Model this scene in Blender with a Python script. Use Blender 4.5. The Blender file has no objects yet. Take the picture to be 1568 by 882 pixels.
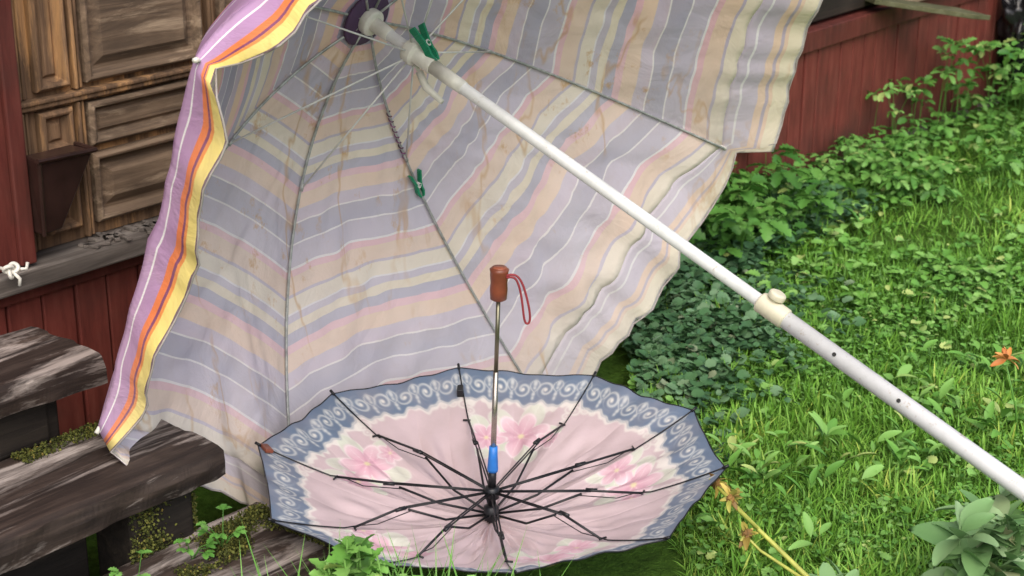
import bpy, bmesh, numpy as np, math, random
from mathutils import Vector, Matrix, noise as mnoise
random.seed(3); rng=np.random.default_rng(7)
sc=bpy.context.scene
sc.view_settings.view_transform='Standard'; sc.view_settings.look='None'; sc.view_settings.exposure=0
col=bpy.context.collection

# ---------------------------------------------------------------- helpers
def link(o,parent=None):
    col.objects.link(o)
    if parent is not None: o.parent=parent
    return o
def empty(name,loc=(0,0,0),rotz=0):
    e=bpy.data.objects.new(name,None); e.location=loc; e.rotation_euler=(0,0,rotz); e.empty_display_size=.1
    return link(e)
def mesh_np(name,V,T,mat=None,parent=None,smooth=True,attrs=None,k=3):
    V=np.asarray(V,dtype=np.float32);T=np.asarray(T,dtype=np.int32)
    me=bpy.data.meshes.new(name)
    me.vertices.add(len(V));me.vertices.foreach_set('co',V.ravel())
    m=len(T);me.loops.add(m*k);me.loops.foreach_set('vertex_index',T.ravel())
    me.polygons.add(m);me.polygons.foreach_set('loop_start',np.arange(0,m*k,k,dtype=np.int32))
    me.polygons.foreach_set('loop_total',np.full(m,k,dtype=np.int32))
    me.polygons.foreach_set('use_smooth',np.full(m,smooth,dtype=bool))
    if attrs:
        for an,arr in attrs.items():
            arr=np.asarray(arr,dtype=np.float32)
            if arr.ndim==1:
                a=me.attributes.new(an,'FLOAT','POINT');a.data.foreach_set('value',arr)
            else:
                a=me.attributes.new(an,'FLOAT_COLOR','POINT');a.data.foreach_set('color',arr.ravel())
    me.update(calc_edges=True);me.validate()
    o=bpy.data.objects.new(name,me)
    if mat:
        for mm in (mat if isinstance(mat,(list,tuple)) else [mat]): me.materials.append(mm)
    return link(o,parent)
def tube_arr(pts,rad,seg=10,cap=True):
    pts=[Vector(p) for p in pts];n=len(pts)
    if not hasattr(rad,'__len__'): rad=[rad]*n
    V=[];Fc=[]
    t=(pts[1]-pts[0]).normalized();ref=Vector((0,0,1)) if abs(t.z)<.9 else Vector((1,0,0))
    a=t.cross(ref).normalized()
    for i,p in enumerate(pts):
        if i==0: t=pts[1]-pts[0]
        elif i==n-1: t=pts[-1]-pts[-2]
        else: t=(pts[i+1]-pts[i]).normalized()+(pts[i]-pts[i-1]).normalized()
        if t.length<1e-9: t=Vector((0,0,1))
        t.normalize();a=(a-t*a.dot(t)).normalized();b=t.cross(a)
        for k in range(seg):
            th=2*math.pi*k/seg;V.append(p+(a*math.cos(th)+b*math.sin(th))*rad[i])
    for i in range(n-1):
        for k in range(seg):
            k2=(k+1)%seg;Fc.append((i*seg+k,i*seg+k2,(i+1)*seg+k2,(i+1)*seg+k))
    if cap:
        Fc.append(tuple(range(seg))[::-1]);Fc.append(tuple((n-1)*seg+k for k in range(seg)))
    return [tuple(v) for v in V],Fc
class MB:
    def __init__(s): s.V=[];s.F=[]
    def add(s,V,F):
        o=len(s.V);s.V+=list(V);s.F+=[tuple(i+o for i in f) for f in F]
    def tube(s,pts,rad,seg=10): s.add(*tube_arr(pts,rad,seg))
    def box(s,lo,hi,M=None):
        x0,y0,z0=lo;x1,y1,z1=hi
        V=[Vector(v) for v in [(x0,y0,z0),(x1,y0,z0),(x1,y1,z0),(x0,y1,z0),(x0,y0,z1),(x1,y0,z1),(x1,y1,z1),(x0,y1,z1)]]
        if M is not None: V=[M@v for v in V]
        s.add([tuple(v) for v in V],[(0,3,2,1),(4,5,6,7),(0,1,5,4),(1,2,6,5),(2,3,7,6),(3,0,4,7)])
    def obj(s,name,mat,parent=None,smooth=False,bevel=0,bseg=2,subdiv=0):
        me=bpy.data.meshes.new(name);me.from_pydata(s.V,[],s.F);me.update()
        me.materials.append(mat)
        if smooth:
            for p in me.polygons:p.use_smooth=True
        o=bpy.data.objects.new(name,me);link(o,parent)
        if bevel:
            b=o.modifiers.new('b','BEVEL');b.width=bevel;b.segments=bseg;b.limit_method='ANGLE'
        return o

# ---------------------------------------------------------------- materials
class NT:
    def __init__(s,name):
        s.m=bpy.data.materials.new(name);s.m.use_nodes=True;s.t=s.m.node_tree;s.n=s.t.nodes;s.l=s.t.links
        s.b=s.n['Principled BSDF'];s.out=s.n['Material Output']
    def new(s,t,**k):
        n=s.n.new(t)
        for a,v in k.items(): setattr(n,a,v)
        return n
    def lk(s,a,b): s.l.new(a,b)
    def coord(s,scale=(1,1,1),kind='Object',rot=(0,0,0)):
        tc=s.new('ShaderNodeTexCoord');mp=s.new('ShaderNodeMapping');mp.inputs['Scale'].default_value=scale;mp.inputs['Rotation'].default_value=rot
        s.lk(tc.outputs[kind],mp.inputs[0]);return mp.outputs[0]
    def noise(s,vec,scale,detail=4,rough=.55,dist=0):
        n=s.new('ShaderNodeTexNoise');n.inputs['Scale'].default_value=scale;n.inputs['Detail'].default_value=detail
        n.inputs['Roughness'].default_value=rough;n.inputs['Distortion'].default_value=dist
        if vec is not None: s.lk(vec,n.inputs['Vector'])
        return n.outputs['Fac']
    def ramp(s,fac,stops,interp='LINEAR'):
        r=s.new('ShaderNodeValToRGB');cr=r.color_ramp;cr.interpolation=interp
        while len(cr.elements)>1: cr.elements.remove(cr.elements[-1])
        for i,(p,c) in enumerate(stops):
            if not hasattr(c,'__len__'): c=(c,c,c)
            e=cr.elements[0] if i==0 else cr.elements.new(p)
            e.position=p;e.color=(*c[:3],1)
        s.lk(fac,r.inputs[0]);return r.outputs[0]
    def mix(s,fac,a,b,mode='MIX'):
        n=s.new('ShaderNodeMix',data_type='RGBA',blend_type=mode)
        for v,i in ((fac,0),(a,6),(b,7)):
            if isinstance(v,bpy.types.NodeSocket): s.lk(v,n.inputs[i])
            elif i==0: n.inputs[0].default_value=v
            else: n.inputs[i].default_value=(*v[:3],1)
        return n.outputs[2]
    def math(s,op,a,b=None,c=None,clamp=False):
        n=s.new('ShaderNodeMath',operation=op);n.use_clamp=clamp
        for i,v in enumerate((a,b,c)):
            if v is None: continue
            if isinstance(v,bpy.types.NodeSocket): s.lk(v,n.inputs[i])
            else: n.inputs[i].default_value=v
        return n.outputs[0]
    def attr(s,name,which='Fac'):
        n=s.new('ShaderNodeAttribute',attribute_name=name);return n.outputs[which]
    def bump(s,h,strength=.3,dist=.01):
        n=s.new('ShaderNodeBump');n.inputs['Strength'].default_value=strength;n.inputs['Distance'].default_value=dist
        s.lk(h,n.inputs['Height']);s.lk(n.outputs[0],s.b.inputs['Normal']);return n
    def base(s,c,rough=.6,metal=0,spec=.5):
        if isinstance(c,bpy.types.NodeSocket): s.lk(c,s.b.inputs['Base Color'])
        else: s.b.inputs['Base Color'].default_value=(*c[:3],1)
        if isinstance(rough,bpy.types.NodeSocket): s.lk(rough,s.b.inputs['Roughness'])
        else: s.b.inputs['Roughness'].default_value=rough
        s.b.inputs['Metallic'].default_value=metal;s.b.inputs['Specular IOR Level'].default_value=spec
    def translucent(s,colr,fac):
        if fac<=0: return
        tr=s.new('ShaderNodeBsdfTranslucent');mx=s.new('ShaderNodeMixShader');mx.inputs[0].default_value=fac
        if isinstance(colr,bpy.types.NodeSocket): s.lk(colr,tr.inputs[0])
        else: tr.inputs[0].default_value=(*colr,1)
        s.lk(s.b.outputs[0],mx.inputs[1]);s.lk(tr.outputs[0],mx.inputs[2]);s.lk(mx.outputs[0],s.out.inputs[0])

def simple(name,c,rough=.5,metal=0,var=.15,scale=30,spec=.5):
    t=NT(name);v=t.coord();n=t.noise(v,scale,3)
    c=np.array(c);t.base(t.ramp(n,[(.3,tuple(c*(1-var))),(.7,tuple(np.minimum(c*(1+var),1)))]),rough,metal,spec)
    return t.m

def leafmat(name,c0,c1,c2,trans=.3,rough=.45):
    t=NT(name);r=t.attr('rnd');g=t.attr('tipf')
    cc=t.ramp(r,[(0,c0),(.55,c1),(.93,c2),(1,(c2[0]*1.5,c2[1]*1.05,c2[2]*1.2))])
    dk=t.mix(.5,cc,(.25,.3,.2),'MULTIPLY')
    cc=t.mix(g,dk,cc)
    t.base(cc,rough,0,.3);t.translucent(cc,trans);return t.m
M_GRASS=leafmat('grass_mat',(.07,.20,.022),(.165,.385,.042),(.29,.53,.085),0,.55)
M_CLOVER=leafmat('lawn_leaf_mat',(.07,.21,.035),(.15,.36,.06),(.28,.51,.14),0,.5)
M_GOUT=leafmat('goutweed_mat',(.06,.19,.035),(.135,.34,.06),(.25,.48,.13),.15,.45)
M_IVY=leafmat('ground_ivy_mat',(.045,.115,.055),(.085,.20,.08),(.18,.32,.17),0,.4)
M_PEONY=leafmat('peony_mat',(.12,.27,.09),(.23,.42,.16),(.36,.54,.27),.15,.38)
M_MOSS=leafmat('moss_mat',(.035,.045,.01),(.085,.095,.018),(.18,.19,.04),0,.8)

def wood(name,cols,axis='x',worn=None,scale=1,bump=.5,worn_thr=.56,rough=.75):
    t=NT(name)
    st={'x':(1.5,22,22),'z':(22,22,1.5)}[axis];st=tuple(a*scale for a in st)
    v=t.coord(st);g=t.noise(v,1.6,7,.65,.6)
    big=t.noise(t.coord((1,1,1)),5,4)
    c=t.ramp(g,[(.28,cols[0]),(.5,cols[1]),(.72,cols[2])])
    c=t.mix(t.ramp(big,[(.35,.0),(.7,.6)]),c,(cols[0][0]*.7,cols[0][1]*.7,cols[0][2]*.7))
    if worn is not None:
        w=t.noise(t.coord({'x':(1.2,7,7),'z':(7,7,1.2)}[axis]),1.7,7,.68,.4)
        m=t.ramp(w,[(worn_thr-.03,0),(worn_thr+.07,1)])
        m=t.math('MULTIPLY',m,t.ramp(g,[(.32,.25),(.55,1)]))
        c=t.mix(m,c,worn)
    t.base(c,rough,0,.3);t.bump(g,bump,.004);return t.m
M_DOOR=wood('old_brown_wood',[(.07,.050,.036),(.18,.125,.082),(.30,.215,.145)],'x',(.38,.29,.20),1.3,.6,.57)
M_DOORV=wood('old_brown_wood_v',[(.065,.042,.028),(.19,.115,.065),(.32,.20,.115)],'z',(.44,.25,.11),1.3,.6,.55)
M_SILL=wood('grey_sill_wood',[(.05,.042,.036),(.15,.13,.115),(.30,.27,.24)],'x',None,1,.6)
M_STEP=wood('step_wood',[(.014,.010,.009),(.045,.031,.025),(.11,.078,.062)],'x',(.38,.33,.30),1.1,.6,.52,.65)
M_STEPD=wood('step_support_wood',[(.008,.007,.006),(.022,.017,.014),(.05,.04,.03)],'x',None,1,.8)
def redboard(name,k=1):
    t=NT(name);v=t.coord((9,9,1.2));g=t.noise(v,4,6,.65)
    big=t.noise(t.coord((1,1,1)),4,5,.6)
    c=t.ramp(g,[(.25,(.085*k,.018*k,.014*k)),(.5,(.165*k,.036*k,.027*k)),(.8,(.24*k,.07*k,.052*k))])
    c=t.mix(t.ramp(big,[(.45,0),(.75,.7)]),c,(.06,.028,.022))
    sx=t.new('ShaderNodeSeparateXYZ');tc=t.new('ShaderNodeTexCoord');t.lk(tc.outputs['Object'],sx.inputs[0])
    dirt=t.math('ADD',t.math('MULTIPLY',sx.outputs['Z'],-5.5),t.math('ADD',big,.45),clamp=True)
    c=t.mix(t.math('MULTIPLY',dirt,.55),c,(.035,.028,.02))
    t.base(c,.62,0,.35);t.bump(g,.35,.003);return t.m
M_RED=redboard('red_paint_boards');M_REDT=redboard('red_trim',.7)
def polemat():
    t=NT('white_painted_tube');n=t.noise(t.coord(),9,6,.7);n2=t.noise(t.coord(),55,4,.7)
    c=t.ramp(n,[(.3,(.60,.61,.60)),(.5,(.74,.75,.75)),(.7,(.80,.81,.81))])
    c=t.mix(t.ramp(n2,[(.60,0),(.70,.6)]),c,(.42,.33,.22));t.base(c,.36,0,.45);return t.m
M_POLE=polemat()
M_PLAST=simple('yellowed_plastic',(.66,.62,.47),.4,0,.12)
M_WPLAST=simple('white_plastic',(.70,.69,.62),.4)
M_WIRE=simple('white_wire',(.66,.66,.64),.4)
M_GALV=simple('weathered_rib',(.36,.38,.37),.45,.3,.35,60)
M_GREEN=simple('green_plastic',(.008,.22,.11),.3)
M_BLACK=simple('black_metal',(.018,.019,.022),.35,.4)
M_STEEL=simple('steel_shaft',(.45,.41,.36),.25,.9,.3,20)
M_BLUE=simple('blue_tape',(.02,.17,.55),.4)
M_HANDLE=simple('brown_handle',(.20,.055,.028),.35,0,.25,25)
M_STRAP=simple('red_strap',(.28,.03,.04),.6)
M_DARKBAG=simple('black_plastic_film',(.012,.012,.014),.22)
M_CHUTE=simple('dark_brown_sheet',(.032,.016,.013),.35,0,.35,12)
M_PURPLE=simple('dark_purple_cloth',(.07,.035,.09),.7)
M_HOLE=simple('dark_hole',(.02,.02,.02),.8)
M_OLIVE=wood('olive_plank',[(.05,.055,.025),(.12,.12,.06),(.2,.2,.12)],'x')
M_LWOOD=wood('light_plank',[(.12,.08,.05),(.28,.2,.13),(.42,.33,.24)],'x')
M_DWALL=wood('dark_siding',[(.012,.009,.007),(.03,.022,.018),(.06,.042,.03)],'x')
M_CONC=simple('foundation_stone',(.07,.06,.05),.9,0,.5,9)

def fabric(name,stops,period,attrn,bleach_sheen,stain=1.0,valance=False,trans=.15):
    t=NT(name);d=t.attr(attrn)
    x=d if valance else t.math('FRACT',t.math('DIVIDE',d,period))
    c=t.ramp(x,stops,'CONSTANT')
    v=t.coord();n=t.noise(v,2.3,4,.6)
    sx=t.new('ShaderNodeSeparateXYZ');t.lk(v,sx.inputs[0])
    # patchy noise bleaching, plus light sheen low down painted into the colour by height
    bf=t.math('ADD',t.ramp(n,[(.3,bleach_sheen[1]),(.7,bleach_sheen[2])]),t.math('MULTIPLY',t.math('SUBTRACT',.75,sx.outputs['Z']),bleach_sheen[3]),clamp=True)
    c=t.mix(bf,c,bleach_sheen[0])
    n2=t.noise(v,6,6,.72,.5)
    c=t.mix(t.math('MULTIPLY',t.ramp(n2,[(.48,0),(.78,.45)]),.6),c,(.46,.38,.33))
    line=t.math('ABSOLUTE',t.math('SUBTRACT',t.noise(t.coord((1.6,1.6,.55)),2.6,4,.6,.2),.5))
    lm=t.math('MULTIPLY',t.ramp(line,[(0,1),(.006,.7),(.018,0)]),t.ramp(n,[(.48,0),(.58,1)]))
    c=t.mix(t.math('MULTIPLY',lm,.5*stain),c,(.60,.36,.13))
    sp=t.noise(t.coord((1,1,.7)),13,5,.75);sm=t.math('MULTIPLY',t.ramp(sp,[(.58,0),(.67,1)]),t.ramp(n,[(.49,0),(.60,1)]))
    c=t.mix(t.math('MULTIPLY',sm,.6*stain),c,(.62,.37,.12))
    t.base(c,.8,0,.15)
    h=t.noise(v,9,5,.62,.8);t.bump(h,.42,.018)
    t.translucent(c,trans);return t.m
W_=(.88,.87,.88)
inner_st=[(0,(.86,.78,.60)),(.09,(.52,.46,.58)),(.11,(.84,.63,.46)),(.22,(.84,.50,.55)),(.265,W_),(.28,(.54,.50,.62)),(.42,W_),(.432,(.42,.41,.54)),(.56,W_),(.572,(.62,.54,.67)),(.66,(.86,.64,.48)),(.76,(.86,.53,.60)),(.81,(.43,.43,.56)),(.88,(.85,.76,.56)),(.94,(.57,.53,.64)),(.988,W_)]
outer_st=[(0,(.42,.2,.44)),(.3,W_),(.33,(.42,.2,.44)),(.5,(.8,.22,.03)),(.6,(.3,.05,.15)),(.65,(.8,.62,.1)),(.8,(.6,.3,.5)),(.9,W_),(.93,(.42,.2,.44))]
val_out=[(0,(.50,.30,.52)),(.17,(.86,.84,.85)),(.21,(.46,.26,.47)),(.47,(.82,.20,.04)),(.60,(.22,.04,.13)),(.655,(.84,.28,.05)),(.72,(.86,.70,.20)),(.955,(.14,.08,.11))]
val_in=[(0,(.64,.58,.68)),(.17,W_),(.21,(.63,.57,.68)),(.47,(.86,.66,.48)),(.60,(.52,.45,.56)),(.655,(.86,.66,.48)),(.72,(.88,.80,.60)),(.955,(.72,.69,.66))]
BL=(.89,.86,.885)
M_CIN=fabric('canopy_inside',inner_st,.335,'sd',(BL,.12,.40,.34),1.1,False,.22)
M_COUT=fabric('canopy_outside',outer_st,.335,'sd',(BL,.1,.3,0),.4,False,.3)
M_VIN=fabric('valance_inside',val_in,1,'sd',(BL,.1,.35,.45),.8,True,.22)
M_VOUT=fabric('valance_outside',val_out,1,'sd',(BL,0,.15,0),.35,True,.05)

# ---------------------------------------------------------------- camera / light
cam=bpy.data.cameras.new('camera');cam.lens=60;cam.sensor_width=36;cam.clip_end=500
co=link(bpy.data.objects.new('camera',cam));co.location=(0,0,1.76);co.rotation_euler=(math.radians(70),0,0)
cam.dof.use_dof=True;cam.dof.focus_distance=3.45;cam.dof.aperture_fstop=7
sc.camera=co
w=bpy.data.worlds.new('World');sc.world=w;w.use_nodes=True
sky=w.node_tree.nodes.new('ShaderNodeTexSky');sky.sky_type='NISHITA';sky.sun_disc=False
EL,AZ=math.radians(50),math.radians(172)
sky.sun_elevation=EL;sky.sun_rotation=AZ;sky.air_density=1.0;sky.dust_density=4;sky.ozone_density=.4
bg=w.node_tree.nodes['Background'];w.node_tree.links.new(sky.outputs[0],bg.inputs[0]);bg.inputs[1].default_value=.19
sd=Vector((math.sin(AZ)*math.cos(EL),math.cos(AZ)*math.cos(EL),math.sin(EL)))
sl=bpy.data.lights.new('sun','SUN');sl.energy=2.1;sl.angle=math.radians(70);sl.color=(1,.965,.92)
so=link(bpy.data.objects.new('sun',sl));so.location=sd*10;so.rotation_euler=sd.to_track_quat('Z','Y').to_euler()

# ---------------------------------------------------------------- ground
def gz(x,y):
    return .012*np.sin(x*2.1+.4)*np.cos(y*1.7)+.006*np.sin(x*7+y*5)-.012
def ground():
    def axis(c,fine,ext):
        a=np.arange(c-fine,c+fine,.08);b=np.geomspace(.1,ext,22)
        return np.concatenate([(c-fine-b)[::-1],a,c+fine+b-.02])
    xs=axis(.5,4,150);ys=axis(4.5,4,150)
    Xg,Yg=np.meshgrid(xs,ys);Z=gz(Xg,Yg)
    V=np.stack([Xg,Yg,Z],-1).reshape(-1,3);nx=len(xs);ny=len(ys)
    i,j=np.meshgrid(np.arange(nx-1),np.arange(ny-1));a=(j*nx+i).ravel()
    t=NT('soil_and_grass_ground');v=t.coord()
    n=t.noise(v,18,5,.7);big=t.noise(v,1.1,3)
    c=t.ramp(n,[(.3,(.02,.03,.008)),(.55,(.05,.09,.015)),(.8,(.09,.18,.03))])
    far=t.ramp(t.noise(v,60,3),[(.3,(.05,.13,.015)),(.7,(.12,.27,.035))])
    c=t.mix(t.ramp(big,[(.4,.3),(.65,.7)]),c,far);t.base(c,.95,0,.1);t.bump(n,.8,.03)
    return mesh_np('lawn_ground',V,np.stack([a,a+1,a+nx+1,a+nx],1),t.m,None,True,None,4)
ground()

# ---------------------------------------------------------------- house (local: x=s, y=-off, z)
ANG=math.atan2(.769,.639)
def so_(x,y):
    dx=x-1.0;dy=y-6.0;return dx*.639+dy*.769, dx*.769-dy*.639
house=empty('wooden_house',(1,6,0),ANG)
b=MB();b.box((-8,.05,.0),(8,4,2.9));b.obj('wall_core',M_DWALL,house)
b=MB();
def jit(s=.002): return random.uniform(-s,s)
x=-7.9
while x<7.9:
    wd=.088+jit(.003);b.box((x,-.03+jit(.004),-.01+jit(.012) if x>-1.3 else -.04),(x+wd-.005,.0,.468));x+=wd
b.obj('base_boards',M_RED,house,bevel=.004)
b=MB();b.box((-8,.001,-.1),(8,.045,.47));b.obj('base_backing',M_CONC,house)
b=MB();b.box((-8,-.045,.47),(-1.2,.03,.505));b.box((-1.2,-.05,.47),(8,.03,.545));b.obj('water_board',M_REDT,house,bevel=.004)
b=MB();b.box((-5.2,-.085,.507),(-1.2,.04,.553));b.obj('door_sill',M_SILL,house,bevel=.005)
m=MB()
for q in range(18):
    s=random.uniform(-3.1,-2.8);o=random.uniform(.03,.07);M_=Matrix.Translation((s,-o,.557))@Matrix.Rotation(random.uniform(0,3),4,'Z')
    m.box((-.03*random.random()-.01,-.006,-.003),(.03*random.random()+.01,.006,.004),M_)
m.obj('sill_chips',M_SILL,house,bevel=.001)
b=MB();b.box((-3.26,.004,.555),(-1.2,.04,2.6));b.obj('door_backing',M_DOORV,house)
def panel(s0,s1,z0,z1,name,mat):
    rings=[(0,.004),(.0005,-.012),(.008,-.020),(.014,-.018),(.017,-.010),(.020,-.003),(.024,.003)]
    w_=min(s1-s0,z1-z0)
    if w_>.12: rings+=[(.032,.003),(.050,-.008),(.053,-.0095)]
    elif w_>.075: rings+=[(.027,.003),(.034,-.005)]
    V=[];F=[]
    for ins,y in rings:
        V+=[(s0+ins,y,z0+ins),(s1-ins,y,z0+ins),(s1-ins,y,z1-ins),(s0+ins,y,z1-ins)]
    for r in range(len(rings)-1):
        for k in range(4):
            k2=(k+1)%4;F.append((r*4+k,r*4+k2,r*4+4+k2,r*4+4+k))
    r=len(rings)-1;F.append((r*4,r*4+1,r*4+2,r*4+3))
    m=MB();m.add(V,F);return m.obj(name,mat,house,bevel=.0015)
cols=[(-3.165,-3.075),(-3.035,-2.70),(-2.645,-2.31),(-2.27,-2.18),(-2.12,-1.78),(-1.74,-1.4)]
rows=[(.585,.745),(.762,.862),(.905,1.42),(1.47,2.1)]
for ci,(a0,a1) in enumerate(cols):
    for ri,(z0,z1) in enumerate(rows):
        panel(a0,a1,z0,z1,f'panel_{ci}_{ri}',M_DOOR if a1-a0>.12 else M_DOORV)
b=MB();b.box((-3.25,-.022,.872),(-1.3,.003,.884));b.box((-3.25,-.028,.884),(-1.3,.003,.8935));b.obj('lock_rail_moulding',M_DOORV,house,bevel=.003)
b=MB()
for s in (-3.2,-3.055,-2.673,-2.29,-2.15):
    b.box((s-.012,-.018,.56),(s-.003,.003,.869));b.box((s+.003,-.012,.56),(s+.011,.003,.869))
    b.box((s-.012,-.018,.897),(s-.003,.003,2.4));b.box((s+.003,-.012,.897),(s+.011,.003,2.4))
b.obj('stile_beads',M_DOORV,house,bevel=.003)
b=MB();b.box((-3.42,-.06,.555),(-3.275,.03,2.7));b.box((-3.285,-.075,.56),(-3.245,-.0605,2.7));b.obj('door_post',M_REDT,house,bevel=.004)
b=MB();b.box((-8,-.02,.556),(-3.423,.0,2.7));b.obj('left_cladding',M_RED,house)
b=MB();b.box((-8.3,-.35,2.9),(8.3,4.3,3.0));b.obj('roof',M_DWALL,house,bevel=.01)
b=MB();z=.56
while z<2.85:
    b.box((-1.19,-.012,z),(8,.03,z+.13));z+=.137
b.obj('dark_siding_boards',M_DWALL,house,bevel=.006)
m=MB()
for i in range(26):
    s=-1+i*.33;V,F=[],[]
    b2=bmesh.new();bmesh.ops.create_icosphere(b2,subdivisions=2,radius=1)
    for v in b2.verts:
        k=1+.25*mnoise.noise(v.co*1.7+Vector((i*3.1,0,0)))
        V.append((s+v.co.x*k*.19,.0+v.co.y*k*.07-.012,-.06+v.co.z*k*.07))
    F=[tuple(q.index for q in f.verts) for f in b2.faces];b2.free();m.add(V,F)
m.obj('foundation_stones',M_CONC,house)
g=empty('leaning_plank',(1,6,0),ANG)
b=MB();Mx=Matrix.Translation((.72,-.19,.535))@Matrix.Rotation(math.radians(-34),4,'Z')@Matrix.Rotation(math.radians(10),4,'Y')
b.add([tuple(Mx@Vector(v)) for v in [(-.3,-.06,0),(.10,-.10,0),(.2,-.06,0),(.12,.06,0),(-.3,.06,0),(-.3,-.06,.018),(.10,-.10,.018),(.2,-.06,.018),(.12,.06,.018),(-.3,.06,.018)]],
 [(4,3,2,1,0),(5,6,7,8,9),(0,1,6,5),(1,2,7,6),(2,3,8,7),(3,4,9,8),(4,0,5,9)])
b.obj('board',M_OLIVE,g,bevel=.002)
g=empty('ledge_board',(1,6,0),ANG)
b=MB();b.box((.7,-.085,.548),(1.9,-.02,.566));b.obj('board',M_LWOOD,g,bevel=.003)
def blob(name,c,r,mat,parent,seed=0,amp=.35,fr=3,sub=4):
    b2=bmesh.new();bmesh.ops.create_icosphere(b2,subdivisions=sub,radius=1);V=[];
    for v in b2.verts:
        n=v.co.normalized();k=1+amp*mnoise.fractal(n*fr+Vector((seed,0,0)),.6,2.2,4)+amp*.4*abs(mnoise.noise(n*fr*3+Vector((seed,5,0))))
        V.append((c[0]+n.x*r[0]*k,c[1]+n.y*r[1]*k,c[2]+n.z*r[2]*k))
    F=[tuple(q.index for q in f.verts) for f in b2.faces];b2.free();m=MB();m.add(V,F);return m.obj(name,mat,parent,smooth=True)
g=empty('black_plastic_bag',(1,6,0),ANG)
blob('bag_body',(1.66,-.14,.34),(.10,.08,.22),M_DARKBAG,g,4,.5,2.6)

g=empty('metal_chute',(1,6,0),ANG)
m=MB()
V=[(-3.255,-.125,.795),(-3.095,-.10,.782),(-3.095,-.022,.782),(-3.243,-.061,.795),
   (-3.242,-.10,.625),(-3.185,-.09,.625),(-3.185,-.03,.625),(-3.242,-.0615,.625)]
m.add(V,[(0,1,5,4),(1,2,6,5),(2,3,7,6),(3,0,4,7),(4,5,6,7),(0,3,2,1)]);m.obj('box',M_CHUTE,g,bevel=.004)
m=MB();m.tube([(-3.258,-.128,.796),(-3.093,-.103,.783),(-3.09,-.03,.783)],.006,8);m.tube([(-3.252,-.125,.795),(-3.240,-.102,.625)],.005,8);m.obj('rim',M_CHUTE,g)
g=empty('knotted_rope',(1,6,0),ANG)
m=MB();c=Vector((-3.335,-.11,.575));pts=[]
for i in range(70):
    a=i/70*2*math.pi;pts.append(c+Vector((math.sin(a)+2*math.sin(2*a),-math.sin(3*a)*1.0,math.cos(a)-2*math.cos(2*a)))*.0055)
m.tube(pts+[pts[0]],.0045,8)
m.tube([c+Vector((.01,0,0)),c+Vector((.03,-.01,-.003)),c+Vector((.038,-.005,.008))],.004,8)
m.tube([c,c+Vector((.012,-.01,-.02)),c+Vector((.010,-.01,-.035))],.004,8)
m.tube([c,c+Vector((-.05,.02,.02)),c+Vector((-.12,.05,.03))],.004,8)
m.obj('rope',M_WPLAST,g,smooth=True)

# ---------------------------------------------------------------- steps
steps=empty('wooden_steps',(1,6,0),ANG)
def plank(name,s0,s1,o0,o1,ztop,th,seed,mat):
    nx=110;ny=14
    sec=[]
    for k in range(ny+1): sec.append((o0+(o1-o0)*k/ny,ztop))
    sec+= [(o1,ztop-th*.5),(o1,ztop-th)]
    for k in range(ny,-1,-1): sec.append((o0+(o1-o0)*k/ny,ztop-th))
    sec+=[(o0,ztop-th*.5)]
    m=MB();n=len(sec);Vv=[]
    for i in range(nx+1):
        s=s1-(s1-s0)*(i/nx)**1.6
        for j,(o,z) in enumerate(sec):
            p=Vector((s*2.0,o*16,z*9+seed))
            d=mnoise.fractal(p,.6,2,4)
            dz=.0045*d;do=0
            if o>=o1-1e-6: do=.010*mnoise.fractal(Vector((s*6,z*20,seed)),.6,2,3)-(.005 if abs(z-ztop)<1e-6 or abs(z-ztop+th)<1e-6 else 0)
            if abs(z-ztop)<1e-6 and o>=o1-1e-6: dz-=.006+.006*abs(mnoise.noise(Vector((s*9,seed,1))))
            ds=.010*mnoise.fractal(Vector((o*25,z*30,seed+3)),.6,2,3) if i==0 else 0
            Vv.append((s+ds,-(o+do),z+dz))
    F=[]
    for i in range(nx):
        for j in range(n):
            j2=(j+1)%n;F.append((i*n+j,i*n+j2,(i+1)*n+j2,(i+1)*n+j))
    F.append(tuple(range(n))[::-1]);F.append(tuple(nx*n+j for j in range(n)))
    m.add(Vv,F);return m.obj(name,mat,steps,smooth=False,bevel=.003,bseg=2)
plank('tread_top',-4.8,-3.395,.25,.49,.505,.06,1,M_STEP)
plank('tread_middle',-4.8,-3.305,.45,.725,.345,.062,5,M_STEP)
plank('tread_low',-4.8,-3.205,.69,.95,.172,.05,9,M_STEP)
m=MB();m.box((-4.7,-.43,-.02),(-3.47,-.28,.443));m.box((-3.62,-.44,.34),(-3.50,-.275,.444))
m.box((-4.7,-.60,-.02),(-3.55,-.50,.281));m.box((-4.7,-.86,-.02),(-3.35,-.74,.12))
m.obj('risers',M_STEPD,steps,bevel=.006)
m=MB();m.box((-3.52,-.70,-.02),(-3.37,-.58,.281));m.obj('mossy_block',M_STEPD,steps,bevel=.01)
m=MB();m.box((-4.9,-.4,-.02),(-4.75,-.1,.5));m.box((-4.9,-.7,-.02),(-4.75,-.405,.34));m.obj('stringer',M_STEPD,steps,bevel=.006)

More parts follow.
